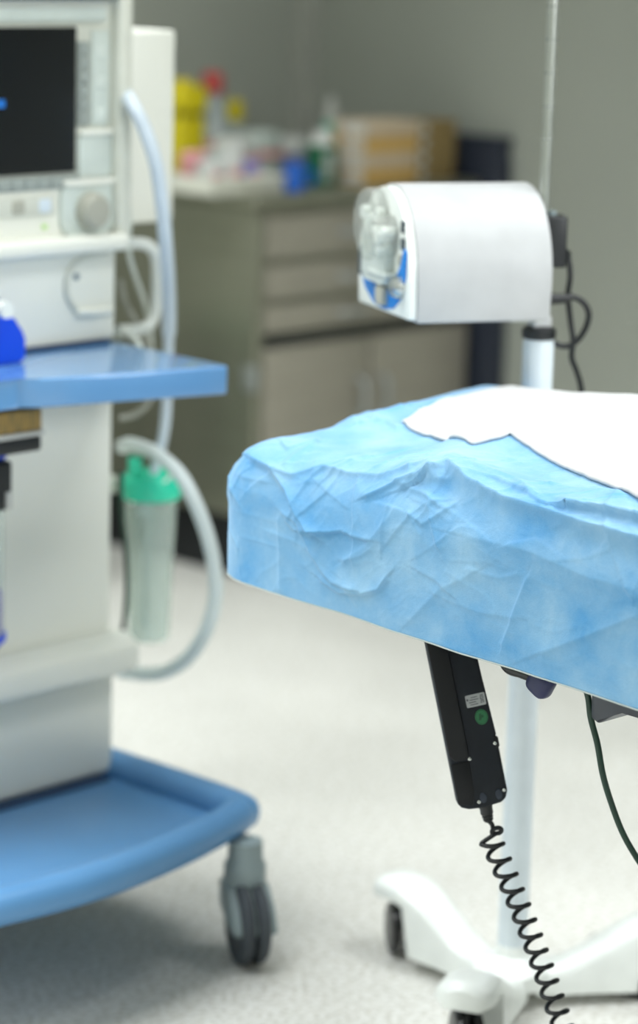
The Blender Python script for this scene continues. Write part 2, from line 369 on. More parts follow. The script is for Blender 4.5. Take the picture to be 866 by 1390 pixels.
# green bottle
s = thing('green_bottle', 'dark green bottle with pale cap between the blue cup and the cardboard boxes', 'bottle', wt(C.at(436, 240, y=.1).x, .1), A0)
MB().prism(rrect(-.036, .036, -.026, .026, .012), 0, .10, .008).build('body', M['grbot'], s)
m = MB(); m.lathe([(.03, .098), (.03, .105), (.018, .125), (.018, .135), (0, .136)]); m.build('cap', M['packwh'], s)
MB().bx(-.02, .012, -.028, -.025, .015, .08, .001).build('paper_label', M['packgr'], s)
s = thing('dispenser_bottle', 'tall white and teal dispenser bottle behind the dark green bottle', 'bottle', wt(C.at(449, 220, y=.2).x, .2), A0)
MB().lathe([(.026, 0), (.028, .004), (.028, .12), (.018, .145), (.014, .15)]).build('body', M['teal'], s)
m = MB(); m.lathe([(.016, .145), (.017, .147), (.017, .17), (.008, .175), (.006, .20)]); m.tube([(0, 0, .195), (-.015, -.012, .20), (-.04, -.03, .19)], .007); m.build('pump_head', M['packwh'], s)
# cardboard boxes
xk0 = C.at(492, 220, y=.03).x; xk1 = C.at(568, 220, y=.03).x; xk2 = C.at(620, 220, y=.03).x
lev = ['bottom of its stack', 'second from the bottom of its stack', 'third from the bottom of its stack', 'topmost of its stack']
hz = .156/4
for k in range(4):
    s = thing('glove_box', 'long cardboard box beside the green bottle, '+lev[k], 'box', wt((xk0+xk1)/2, .1+random.uniform(-.004, .004), ZT+k*hz), A0, 'wide boxes stacked on the cabinet')
    w = (xk1-xk0)/2
    MB().bx(-w, w, -.07, .03, .0005, hz-.0008, .002).build('carton', M['kraft' if k % 2 == 0 else 'kraftlt'], s)
    MB().bx(-w-.001, -w+.008, -.0715, .0, .008, hz-.008).build('end_label', M['packwh'], s)
for k in range(4):
    s = thing('small_carton', 'short brown cardboard box stacked at the right, '+lev[k], 'box', wt((xk1+xk2)/2+.006, .1+random.uniform(-.004, .004), ZT+k*hz*.97), A0, 'short boxes stacked on the cabinet')
    w = (xk2-xk1)/2-.004
    MB().bx(-w, w, -.06, .02, .0005, hz*.97-.0008, .002).build('carton', M['kraftdk'], s)
    MB().bx(-w+.006, -w+.026, -.0615, -.05, .008, hz-.01).build('side_label', M['packwh'], s)

# ---------------------------------------------------------------- anaesthesia machine
p0 = W.at(150, 1048, z=.2); Q = Frame(p0.x, p0.y, A0)
am = thing('anaesthesia_machine', 'cream and blue anaesthesia machine on wheels with dark screen and blue worktop', 'medical machine', (Q.ox, Q.oy, 0), A0)
MW = .74
# column
MB().bx(-MW, 0, 0, .46, .2, .905, .012).build('column', M['cream'], am)
# lower drawer front + ridge
MB().bx(-MW+.005, -.004, -.012, .01, .205, .385, .01).build('lower_panel', M['cream'], am)
MB().prism([(-.045, -.0), (-.045, .045), (-.02, .06), (.02, .06), (.02, 0)], -MW-.015, .022, .008, mtx=Matrix(((0, 0, 1, 0), (1, 0, 0, 0), (0, 1, 0, .375), (0, 0, 0, 1)))).build('ledge', M['cream'], am)
# upper drawer box
MB().bx(-MW, 0, .0, .46, .905, 1.045, .006).build('upper_panel', M['cream'], am)
# recess round the finger slot on the upper panel
m = MB(); cx, cz = -.02, .993
poly = [(-.02, -.042), (-.075, -.040), (-.098, -.02), (-.104, .0), (-.1, .02), (-.085, .037), (-.05, .045), (-.02, .047)]
m.tube([(x, -.002, cz+z) for x, z in poly], .0045, seg=8); m.build('recess_rim', M['creamdk'], am)
MB().tube([(-.085, -.003, .953), (-.05, -.004, .951), (-.012, -.003, .951)], .006).build('recess_lip', M['cream'], am)
MB().cyl((-.083, -.003, 1.008), (-.083, .004, 1.008), .005).build('slot', M['bluegr'], am)
# edge above the drawer
MB().bx(-MW-.003, .004, -.03, .46, 1.045, 1.072, .009).build('ledge', M['cream'], am, label='rounded cream ledge under the controls')
# control strip (knob part) and monitor housing
MB().bx(-MW, 0, .0, .40, 1.070, 1.165, .005).build('control_strip', M['cream'], am)
MB().prism(rrect(-.118, -.012, 1.072, 1.152, .02), 0, .007, .002, mtx=ROT_XZ).build('knob_surround', M['panelgrey'], am)
k = MB(); k.lathe([(.028, 0), (.029, .004), (.026, .020), (.022, .024), (0, .025)], rot=Matrix.Rotation(pi/2, 3, 'X'), o=(-.063, -.006, 1.108)); k.build('rotary_knob', M['knob'], am)
MB().prism(rrect(-.60, -.128, 1.105, 1.135, .004), 0, .004, .001, mtx=ROT_XZ).build('button_strip', M['creamdk'], am)
for i in range(9):
    xx = -.15-.052*i
    MB().prism(rrect(xx-.011, xx+.011, 1.11, 1.13, .003), .003, .0065, .001, mtx=ROT_XZ).build('button', M['hoseblue' if i % 2 == 0 else 'knob'], am)
MB().cyl((-.148, -.004, 1.088), (-.148, .0, 1.088), .004).build('status_lamp', M['led'], am)
MB().prism(rrect(-.116, -.009, 1.148, 1.156, .003), .004, .012, .002, mtx=ROT_XZ).build('knob_surround_lip', M['cream'], am)
MB().bx(-MW, -.01, .0, .40, 1.163, 1.425, .008).build('monitor_housing', M['creamdk'], am)
sx0, sx1, sz0, sz1 = -.50, -.088, 1.168, 1.384
scr = MB().bx(sx0, sx1, -.004, .004, sz0, sz1, .001).build('screen', M['screen'], am)
gp = Q.at(3, 141, y=-.006)
MB().bx(gp.x-.02, gp.x+.006, -.0055, -.004, gp.z-.006, gp.z+.006).build('screen_trace', M['glyph'], scr, label='blue figure on the dark screen')
m = MB().bx(-.51, -.08, -.003, .002, 1.143, 1.164, .001).build('soft_key_row', M['keygrey'], am)
for i in range(16): MB().bx(-.50+.026*i, -.50+.026*i+.022, -.006, -.002, 1.1455, 1.161, .001).build('soft_key', M['keygrey'], m)
m = MB().bx(-.084, -.062, -.003, .002, 1.235, 1.362, .001).build('side_key_column', M['keygrey'], am)
for i in range(6): MB().bx(-.0825, -.0635, -.006, -.002, 1.238+.021*i, 1.238+.021*i+.017, .001).build('side_key', M['keygrey'], m)
MB().bx(-.082, -.016, -.006, .002, 1.158, 1.222, .004).build('blank_cover', M['panelgrey'], am)
MB().bx(-.082, -.016, -.01, .002, 1.222, 1.230, .003).build('cover_lip', M['cream'], am)
MB().bx(-.057, -.022, -.004, .002, 1.236, 1.378, .002).build('indicator_column', M['panelgrey'], am)
for z in (1.346, 1.30, 1.252): MB().bx(-.049, -.030, -.006, -.002, z-.009, z+.009, .002).build('indicator', M['panelgrey2'], am)
MB().bx(-.6, -.03, -.008, .002, 1.392, 1.412, .003).build('top_bezel', M['panelgrey'], am)
m = MB(); m.bx(-.016, .012, -.022, .10, 1.068, 1.43, .007); m.build('side_frame', M['creamdk'], am)
MB().bx(-MW-.01, .014, -.02, .44, 1.430, 1.45, .005).build('top_cover', M['blueshelf'], am)
# rear box at right side
ra, rb = Q.at(178, 38, y=.1), Q.at(233, 300, y=.1)
MB().bx(ra.x, rb.x+.004, .1, .26, rb.z, ra.z-.004, .006).build('side_module', M['cream'], am, label='tall cream box mounted on the right side')
MB().bx(ra.x-.02, ra.x+.001, .11, .25, rb.z+.02, ra.z-.015, .004).build('module_bracket', M['creamdk'], am)
MB().bx(-.02, ra.x, .15, .20, 1.12, 1.30, .004).build('module_arm', M['creamdk'], am)
# side handle
ha = [Q.at(x, y, y=.04) for x, y in ((160, 331), (195, 331), (209, 342), (213, 365), (212, 415), (205, 438), (190, 447), (160, 449))]
MB().tube(ha, .0095).build('side_handle', M['whitepl'], am)
# worktop
poly = [(-.024, -.277), (-.03, -.283), (-.327, -.193), (-.36, -.165), (-.55, -.20), (-MW, -.28), (-MW-.02, -.27), (-MW-.02, .02), (.02, .10), (.012, .05)]
poly = [(-.022, -.27), (-.032, -.278), (-.322, -.195), (-.345, -.17), (-.48, -.17), (-.72, -.26), (-.75, -.25), (-.75, .0), (.0, .0), (.0, .14), (.012, .14)]
MB().prism(poly, .858, .9, .004).build('worktop', M['blueshelf'], am)
MB().bx(-MW, -.02, -.012, .0, .898, .908, .002).build('panel_gap', M['bluedk'], am)
# base tray
TB = [(.0, .46), (.012, -.05), (.008, -.27), (-.01, -.300), (-.06, -.32), (-.20, -.352), (-.37, -.368), (-.54, -.352), (-.68, -.32), (-.73, -.300), (-.748, -.27), (-.752, -.05), (-.74, .46)]
m = MB(); m.prism([(x, y) for x, y in TB][::-1], .188, .199, .002); m.build('base_tray', M['blue'], am)
rail = [(x, y, .207) for x, y in TB]
MB().tube(rail, .0275, seg=18, sub=10).build('base_rail', M['blue'], am, label='rounded blue rim around the base tray')
m = MB().prism([(-.02, -.045), (-.055, -.27), (-.2, -.302), (-.37, -.315), (-.54, -.302), (-.685, -.27), (-.72, -.045)], .198, .203, .003); m.build('tray_mat', M['blue'], am)
MB().bx(-.70, -.03, -.03, .40, .18, .205).build('column_foot', M['bluedk'], am)
for a in ((105, 1208, .012), (78, 1213, .006), (195, 1172, .007)):
    q = Q.at(a[0], a[1], z=.205)
    MB().box((q.x, q.y+.003, .205), (a[2]*2, .010, .006), Matrix.Rotation(.1, 3, 'Y'), .0025).build('scuff_mark', M['scuff'], am)
MB().bx(-.16, -.08, -.28, -.2, .14, .188, .012).build('foot_block', M['bluedk'], am)
# casters
wl = Q.loc(W.at(330, 1298, z=0))
for i, (cx, cy, ang) in enumerate(((wl.x, wl.y, .5), (-MW+.04, wl.y, 1.2), (-.03, .40, 2.1), (-MW+.04, .40, .7))):
    c = MB(); c.lathe([(.026, .10), (.029, .106), (.03, .15), (.024, .17), (.018, .19)])
    e = MB(); 
    rot = Matrix.Rotation(ang-A0-.2, 4, 'Z'); T0 = Matrix.Translation((cx, cy, 0)); zs_ = 0
    fk = MB(); fk.lathe([(0, .108), (.030, .110), (.032, .118), (.032, .142), (.026, .150), (.02, .17), (0, .17)], seg=28)
    fk.prism([(-.012, .115), (.02, .118), (.058, .085), (.066, .052), (.040, .045), (.018, .062), (-.02, .075)], -.026, .026, .006, mtx=None)
    # reorient the fork cover: prism xy -> yz plane
    vs = list(fk.bm.verts)[28*7:]
    fk2 = MB(); fk2.lathe([(0, .108), (.030, .110), (.032, .118), (.032, .150), (.027, .156), (.026, .186), (0, .187)], seg=28)
    fkp = MB().prism([(.028, .122), (-.02, .122), (-.056, .095), (-.074, .066), (-.070, .056), (-.030, .070), (.022, .078)], -.034, .034, .006, mtx=Matrix(((0, 0, 1, 0), (1, 0, 0, 0), (0, 1, 0, 0), (0, 0, 0, 1))))
    me = bpy.data.meshes.new('tmp'); fkp.bm.to_mesh(me); fk2.bm.from_mesh(me); bpy.data.meshes.remove(me)
    fk.bm.free(); c.bm.free(); e.bm.free(); fkp.bm.free()
    ob = fk2.xf(T0 @ rot).build('caster', M['castgrey'], am)
    wb = MB()
    for sgn in (-1, 1):
        wb.lathe([(.0, -.010), (.045, -.010), (.058, -.009), (.0625, -.004), (.0625, .004), (.058, .009), (.045, .010), (0, .010)], o=(sgn*.0125, -.022, .0625), rot=Matrix.Rotation(pi/2, 3, 'Y'))
    wb.xf(T0 @ rot).build('wheel', M['tyre'], ob)
    MB().cyl((-.029, -.022, .0625), (.029, -.022, .0625), .016).xf(T0 @ rot).build('hub', M['hub'], ob)

# things on the machine
q = Vector((0, -.07, .9))
s = thing('blue_connector_block', 'bright blue plastic device with grey top on the blue worktop', 'device', Q.wor((Q.at(30, 480, y=q.y-.02).x-.052, q.y+.03, .9)), A0)
MB().prism([(-.08, 0), (.070, 0), (.078, .008), (.078, .040), (.066, .043), (.060, .066), (.048, .07), (-.08, .07)], -.05, .03, .005, mtx=ROT_XZ).build('body', M['brightblue'], s)
MB().prism([(-.08, .068), (.052, .068), (.035, .095), (.012, .125), (-.08, .14)], -.045, .02, .004, mtx=ROT_XZ).build('grey_top', M['bluegr'], s)
MB().cyl((.02, -.03, .085), (.02, -.055, .085), .012).build('port', M['whitepl'], s)
yb = -.15
a0, b0 = Q.at(57, 552, y=yb), Q.at(54, 612, y=yb)
s = thing('drawer_box', 'flat black box with wooden-toned top and silver strip under the blue worktop', 'box', Q.wor((a0.x, yb, 0)), A0)
zt = a0.z; zb = b0.z
MB().bx(-.25, 0, 0, .13, zt-.034, zt-.002, .002).build('upper_layer', M['gauze'], s)
MB().bx(-.25, .002, -.004, .13, zt-.041, zt-.034, .001).build('silver_strip', M['silver'], s)
MB().bx(-.25, .0, -.002, .13, zb, zt-.041, .006).build('black_base', M['black'], s)
a1 = Q.at(15, 620, y=-.12); b1 = Q.at(8, 885, y=-.12)
s = thing('absorber_canister', 'clear absorber canister with black clamp and lavender granules under the black box', 'canister', Q.wor((a1.x-.06, -.08, 0)), A0)
MB().bx(-.06, .058, -.035, .05, a1.z-.005, zb+.001, .005).build('blue_cap', M['brightblue'], s)
MB().bx(-.07, .060, -.045, .05, a1.z-.078, a1.z-.005, .006).build('clamp', M['black'], s)
MB().bx(.045, .055, -.05, -.04, a1.z-.075, a1.z-.05, .002).build('clamp_latch', M['silver'], s)
MB().lathe([(.056, a1.z-.265), (.063, a1.z-.26), (.063, a1.z-.075)]).build('clear_body', M['petclear'], s)
MB().lathe([(0, a1.z-.262), (.056, a1.z-.262), (.060, a1.z-.258), (.060, a1.z-.20), (0, a1.z-.20)]).build('granules', M['lavender'], s)
MB().lathe([(.0, a1.z-.29), (.05, a1.z-.288), (.066, a1.z-.27), (.066, a1.z-.262), (0, a1.z-.262)]).build('base_cap', M['brightblue'], s)
MB().bx(-.05, .03, .045, .085, a1.z-.06, a1.z-.02, .003).build('mount', M['black'], s)

# ---------------------------------------------------------------- hoses, canister
def path(pts, fr=Q, **k):
    return [fr.wor(fr.at(x, y, **k)) for x, y in pts]
def pathd(pts):                       # (px, py, depth along y)
    return [W.at(x, y, y=d) for x, y, d in pts]
h = MB().tube(pathd([(160, 128, 4.16), (168, 125, 4.10), (180, 143, 4.05), (196, 175, 4.05), (211, 220, 4.06), (219, 270, 4.08), (225, 330, 4.10), (229, 400, 4.13), (229, 460, 4.16), (227, 530, 4.2), (222, 590, 4.22), (205, 655, 4.22), (190, 700, 4.22)]), lambda t: .0112 if t < .66 else .0085).build('breathing_hose', M['hoseblue'])
tag(h, 'long pale blue hose hanging down the right side of the anaesthesia machine', 'hose')
h = MB().tube(pathd([(166, 606, 4.30), (178, 603, 4.26), (205, 612, 4.2), (228, 628, 4.16), (248, 650, 4.13), (266, 685, 4.11), (281, 725, 4.10), (291, 770, 4.10), (292, 815, 4.10), (279, 858, 4.10), (255, 893, 4.12), (225, 912, 4.16), (195, 915, 4.2), (165, 912, 4.26)]), .0118).build('suction_hose', M['hoseclear'])
tag(h, 'thick milky white hose arching from the green canister lid down beside the machine', 'hose')
cn = W.at(205, 655, y=4.24)
s = thing('suction_canister', 'clear suction canister with bright green lid hanging beside the machine', 'canister', (cn.x, cn.y, 0))
z0 = W.at(195, 868, y=4.24).z; z1 = cn.z
MB().lathe([(0, z0+.003), (.029, z0), (.033, z0+.004), (.034, z0+.02), (.044, z1-.012), (.046, z1-.008), (.045, z1-.006), (.043, z1-.012), (.033, z0+.02), (.031, z0+.006), (0, z0+.006)]).xf(Matrix.Translation((0, 0, 0))).build('clear_body', M['petclear'], s)
MB().lathe([(.048, z1-.024), (.050, z1-.020), (.050, z1+.004), (.044, z1+.014), (.02, z1+.022), (0, z1+.024)]).build('lid', M['greenclear'], s)
MB().cyl((-.025, -.02, z1+.01), (-.025, -.02, z1+.045), .012).build('port', M['greenclear'], s); MB().cyl((.018, -.01, z1+.01), (.018, -.01, z1+.036), .011).build('port', M['greenclear'], s)
MB().tube([(-.03, -.03, z1-.03), (-.02, -.035, z1-.02), (.01, -.04, z1+.0), (.035, -.03, z1+.02), (.03, .0, z1+.035)], .003).build('bail_wire', M['whitepl'], s)
MB().tube([(-.008, 0, z0+.02), (-.006, 0, z0+.1), (0, 0, z1-.04), (.004, 0, z1)], .004).build('inner_tube', M['hoseclear'], s)
MB().bx(-.10, -.038, .0, .03, z1-.02, z1+.005, .003).build('bracket', M['creamdk'], s)
cb = [((166, 660), (167, 720), (171, 790), (169, 850), (166, 905)),]
h = MB().tube(pathd([(163, 640, 4.16), (164, 690, 4.15), (170, 740, 4.15), (172, 800, 4.16), (167, 860, 4.18), (163, 905, 4.2)]), .0042).build('power_cable', M['gcord']); tag(h, 'dark green-black cable running down the edge of the machine column', 'cable')
h = MB().tube(pathd([(172, 190, 4.12), (175, 240, 4.1), (173, 268, 4.1), (176, 300, 4.11), (174, 335, 4.12), (182, 370, 4.16), (196, 410, 4.2), (204, 450, 4.22), (206, 480, 4.25)]), .004).build('signal_cable', M['cablewh']); tag(h, 'thin white cable running down behind the machine side handle', 'cable')
h = MB().tube(pathd([(163, 380, 4.2), (170, 410, 4.2), (186, 440, 4.2), (200, 465, 4.22), (212, 500, 4.25), (205, 540, 4.26), (185, 562, 4.26), (162, 568, 4.26)]), .0045).build('signal_cable', M['cablegr']); tag(h, 'grey cable slanting behind the handle and looping under the blue worktop', 'cable')
h = MB().tube(pathd([(160, 455, 4.14), (172, 452, 4.12), (185, 462, 4.12), (192, 480, 4.12), (188, 500, 4.18)]), .005).build('looped_cable', M['cablewh']); tag(h, 'white cable loop just above the back of the blue worktop', 'cable')

# ---------------------------------------------------------------- operating table
T = Frame(-.111, 3.30, math.atan2(-.714, .7)); TA = T.a
TL, TWD = 1.9, .53
RR = .072; HEM = .178; XA = -.047
ZTOP = .896
def sst(a, b, x):
    t = max(0, min(1, (x-a)/(b-a))); return t*t*(3-2*t)
def ztop(x, y):
    return ZTOP + .030*sst(.10, .48, y) + .022*sst(.04, .35, x)*sst(.2, .5, y) + .004*sst(.1, .4, x)
def ridged(p, sc_, o):
    return 1-abs(noise.noise(p*sc_+Vector((o, o*2, 0))))*2
# creases of the crumpled sheet: polyline (photo px of the fold), height m, width px
CREASE = [  # fold polylines: height, wide side px, sharp side px (side is left of travel when wide first)
    ([(345, 626), (372, 640), (392, 668), (408, 700), (426, 721)], .0075, 13, 2.5),
    ([(426, 721), (448, 722), (466, 720), (482, 728), (500, 732)], .0050, 9, 2),
    ([(412, 724), (424, 748), (438, 772), (455, 790), (480, 800)], .0055, 10, 3),
    ([(384, 604), (392, 612), (406, 607), (430, 602)], .003, 8, 1.5),
    ([(392, 634), (402, 620), (428, 602)], .003, 6, 3),
    ([(372, 640), (400, 648), (440, 638), (475, 645), (520, 650), (560, 648)], .005, 14, 5),
    ([(500, 675), (520, 668), (545, 660), (590, 656)], .006, 8, 2.5),
    ([(438, 788), (462, 804), (490, 806), (515, 800), (526, 785)], .0045, 10, 3),
    ([(330, 648), (350, 652), (362, 655)], .002, 6, 3),
    ([(484, 580), (496, 578), (508, 577)], .005, 7, 1.5), ([(505, 574), (525, 577), (538, 584), (560, 583)], .005, 8, 2),
    ([(515, 565), (535, 560), (560, 552)], .003, 5, 2),
    ([(640, 604), (612, 588), (580, 571), (548, 558)], .004, 10, 2.5), ([(560, 560), (590, 566), (620, 583), (638, 601)], .002, 6, 2),
    ([(692, 594), (660, 601), (632, 606)], .013, 26, 3),
    ([(930, 712), (880, 690), (840, 677), (800, 660), (765, 640), (730, 618), (692, 594)], .014, 30, 3.5),
    ([(560, 648), (610, 646), (660, 655), (700, 668), (725, 684)], .005, 12, 4),
    ([(590, 656), (612, 650), (640, 668), (690, 690), (750, 708), (800, 724), (866, 742), (930, 760)], .017, 26, 8),
    ([(780, 706), (820, 712), (866, 722), (920, 733)], .013, 16, 2),
    ([(600, 662), (640, 660), (680, 668), (720, 684), (745, 700)], .0045, 9, 3),
    ([(545, 662), (575, 672), (600, 690)], .003, 8, 3), ([(585, 690), (590, 720), (597, 742)], .003, 8, 4), ([(560, 700), (575, 712), (590, 706), (620, 688)], .003, 7, 3),
    ([(718, 785), (706, 815), (694, 850), (684, 874)], .0025, 9, 3),
    ([(607, 812), (650, 830), (700, 838)], .002, 14, 6),
    ([(740, 885), (800, 862), (866, 836)], .004, 22, 10), ([(640, 730), (720, 748), (800, 782), (866, 800)], .005, 30, 20),
    ([(378, 705), (380, 740), (381, 800)], .002, 6, 3), ([(385, 696), (400, 705), (412, 718)], .003, 6, 2),
    ([(390, 706), (400, 718), (416, 724)], .003, 6, 2), ([(470, 760), (490, 755), (505, 745)], .002, 5, 3),
    ([(540, 690), (500, 740), (470, 760)], .003, 14, 8), ([(560, 840), (600, 800), (640, 780)], .003, 18, 10),
]
def segd(px, py, a, b):
    dx, dy = b[0]-a[0], b[1]-a[1]; L2 = dx*dx+dy*dy+1e-9; t = ((px-a[0])*dx+(py-a[1])*dy)/L2
    tt = max(0, min(1, t)); ex, ey = px-a[0]-dx*tt, py-a[1]-dy*tt
    return math.hypot(ex, ey), (dx*(py-a[1])-dy*(px-a[0])) > 0
CB = []
for pl, hh, wl_, ws_ in CREASE:
    mg = 4*max(wl_, ws_); xs = [p[0] for p in pl]; ys = [p[1] for p in pl]; CB.append((pl, hh, wl_, ws_, min(xs)-mg, max(xs)+mg, min(ys)-mg, max(ys)+mg))
def drape_base(a, b, off=0):
    """sheet coordinates -> table coordinates + outward normal"""
    qx = max(XA+RR, min(TL-RR, a)); qy = max(RR, min(TWD-RR, b))
    dx, dy = a-qx, b-qy; d = max(abs(dx), abs(dy))
    if d < 1e-9: return Vector((a, b, ztop(a, b)+off)), Vector((0, 0, 1)), 0
    n = Vector((dx, dy, 0)).normalized()
    wv = .0022*noise.noise(Vector((a*11, b*11, 2)))
    # rounded corner in plan
    rr = RR+off; zt = ztop(qx, qy)
    if d < RR*pi/2:
        th = d/RR; return Vector((qx, qy, zt-RR))+n*rr*sin(th)+Vector((0, 0, rr*cos(th))), (n*sin(th)+Vector((0, 0, cos(th)))).normalized(), d
    hang = (d-RR*pi/2)*(zt-RR-(.7187-.0268*max(0, min(1, a))))/(HEM-RR)
    flare = .02*hang/.1*0
    return Vector((qx, qy, zt-RR-hang+wv*hang/(HEM-RR)))+n*(rr+flare), n, d
DM = RR*pi/2 + (HEM-RR)
rf = random.Random(11); SF = []
for _ in range(95):
    a0_ = rf.uniform(-.1, .72); b0_ = rf.choice((rf.uniform(-.09, .10), rf.uniform(-.09, .30), rf.gauss(.0, .05)))
    an = rf.choice((rf.gauss(.1, .5), rf.gauss(1.0, .5), rf.uniform(0, 3.14))); ln = rf.uniform(.02, .075)
    m_ = (a0_+ln*cos(an), b0_+ln*sin(an)); an += rf.uniform(-.7, .7); l2 = ln*rf.uniform(.3, .9)
    e_ = (m_[0]+l2*cos(an), m_[1]+l2*sin(an)); P_ = [(a0_, b0_), m_, e_]
    if rf.random() < .5: P_ = P_[::-1]
    SF.append((P_, rf.uniform(.0008, .0026), rf.uniform(.005, .013), .0018, min(q[0] for q in P_)-.035, max(q[0] for q in P_)+.035, min(q[1] for q in P_)-.035, max(q[1] for q in P_)+.035))
def disp(a, b, p, n):
    q = Vector((a, b, 0)); h = 0
    h += .0030*(noise.noise(q*6+Vector((3, 1, 0))))
    w = noise.noise(q*5+Vector((9, 9, 0)))*.08
    h += .0006*ridged(Vector((a*1.0+w, b*1.7-w, 0)), 14, 1.7)**5
    h += .0003*ridged(Vector((a-w, b+w, 0)), 40, 7.7)**3
    for pl, hh, w1, w2_, xa, xb, ya, yb in SF:
        if xa < a < xb and ya < b < yb:
            d1, s1 = segd(a, b, pl[0], pl[1]); d2, s2_ = segd(a, b, pl[1], pl[2])
            dd, side = (d1, s1) if d1 < d2 else (d2, s2_)
            h += hh*math.exp(-dd/(w2_ if side else w1))
    px, py = proj(T.wor(p))
    if 250 < px < 1000 and 480 < py < 1010:
        for pl, hh, wl_, ws_, xa, xb, ya, yb in CB:
            if xa < px < xb and ya < py < yb:
                dd, side = min(segd(px, py, pl[i], pl[i+1]) for i in range(len(pl)-1))
                h += hh*1.2*math.exp(-dd/(ws_*.9 if side else wl_))
    dd = math.hypot(px-478, py-564)
    if dd < 60 and n.z > .3: h += .015*math.exp(-dd/9)
    return h
def drape_pt(a, b, off=0, k=1):
    p, n, d = drape_base(a, b, 0)
    h = disp(a, b, p, n)*k+off
    if d > RR*pi/2+.05:
        pass
    return p+n*h
us = []; a = XA+RR-DM
while a < .72: us.append(a); a += .0017
while a < .9: us.append(a); a += .005
while a < TL-RR+DM: us.append(a); a += .025
us.append(TL-RR+DM)
vs = []; b = RR-DM
while b < .27: vs.append(b); b += .0017
while b < TWD-RR+.03: vs.append(b); b += .0036
while b < TWD-RR+DM: vs.append(b); b += .015
vs.append(TWD-RR+DM)
dr = MB().grid(lambda a, b: drape_pt(a, b), us, vs)
dro = dr.build('surgical_drape', M['drape'], angle=180, fix=False)
dro.location = (T.ox, T.oy, 0); dro.rotation_euler.z = TA
tag(dro, 'crumpled light blue disposable drape hanging over the end of the operating table', 'drape')
so = dro.modifiers.new('thickness', 'SOLIDIFY'); so.thickness = .0012; so.offset = -1
# pale cut edge along the hem
lo = RR-DM
pts = [drape_pt(XA+lo, b) for b in vs[::4]][::-1] + [drape_pt(a, lo) for a in us[1::4]]
hm = MB().tube([p+Vector((0, 0, -.0004)) for p in pts], .0010, seg=6, smooth=False).build('hem_edge', M['drapehem'], dro, label='pale cut edge of the drape')
# absorbent pad
PF = [T.at(x, y, z=z) for x, y, z in ((546, 558, .926), (590, 579, .922), (640, 604, .918), (692, 593, .9235), (740, 620, .919), (800, 652, .9165), (866, 683, .914), (1000, 752, .911))]
PF = [Vector((p.x, p.y)) for p in PF] + [Vector((1.25, .05))]
PBK = [Vector((.045, .33)), Vector((.05, .44)), Vector((.07, TWD+.02)), Vector((.35, TWD+.03)), Vector((1.25, TWD+.03))]
def poly_at(P, t):
    Ls = [(P[i+1]-P[i]).length for i in range(len(P)-1)]; s_ = t*sum(Ls)
    for i, l in enumerate(Ls):
        if s_ <= l or i == len(Ls)-1: return P[i].lerp(P[i+1], min(1, s_/l))
        s_ -= l
def pad_fn(u, v):
    t = u**1.3; A = poly_at(PF, t); B = poly_at(PBK, t); p = A.lerp(B, v)
    q = drape_pt(p.x, p.y, .0045, 1)
    q.z += .0012*noise.noise(Vector((p.x*14, p.y*30, 4)))
    return q
n_ = 170
pd = MB().grid(pad_fn, [i/n_ for i in range(n_+1)], [j/80 for j in range(81)])
pdo = pd.build('absorbent_pad', M['pad'], angle=180, fix=False)
pdo.location = (T.ox, T.oy, 0); pdo.rotation_euler.z = TA
so = pdo.modifiers.new('thickness', 'SOLIDIFY'); so.thickness = .0035; so.offset = -1
tag(pdo, 'white quilted absorbent pad lying on top of the blue drape', 'pad')

ot = thing('operating_table', 'operating table covered by the blue drape, only its dark frame showing below the hem', 'operating table', (T.ox, T.oy, 0), TA)
def mtop(x, y): return Vector((x, y, ztop(x, y)-.012))
m = MB(); 
xs = [.035+1.82*i/40 for i in range(41)]; ys = [.045+(TWD-.09)*j/16 for j in range(17)]
def mt(x, y, top):
    e = min(x-.035, 1.855-x, y-.045, TWD-.045-y); e = max(e, 0); r_ = .05
    dz = 0 if e > r_ else r_-math.sqrt(max(0, r_*r_-(r_-e)**2))
    return Vector((x, y, ztop(x, y)-.018-dz)) if top else Vector((x, y, .80))
g1 = [[m.bm.verts.new(mt(x, y, True)) for y in ys] for x in xs]; g0 = [[m.bm.verts.new(mt(x, y, False)) for y in ys] for x in xs]
for G in (g1, g0):
    for i in range(len(xs)-1):
        for j in range(len(ys)-1): m.bm.faces.new((G[i][j], G[i+1][j], G[i+1][j+1], G[i][j+1]))
def strip(A, B):
    for i in range(len(A)-1): m.bm.faces.new((A[i], A[i+1], B[i+1], B[i]))
strip(g1[0], g0[0]); strip(g1[-1], g0[-1]); strip([r_[0] for r_ in g1], [r_[0] for r_ in g0]); strip([r_[-1] for r_ in g1], [r_[-1] for r_ in g0])
m.build('mattress', M['mattress'], ot)
MB().bx(.04, 1.85, .06, TWD-.06, .765, .80, .006).build('table_top', M['tableblk'], ot)
for yy in (.052, TWD-.052): MB().bx(.10, 1.80, yy-.004, yy+.004, .755, .79, .002).build('side_rail', M['steel'], ot)
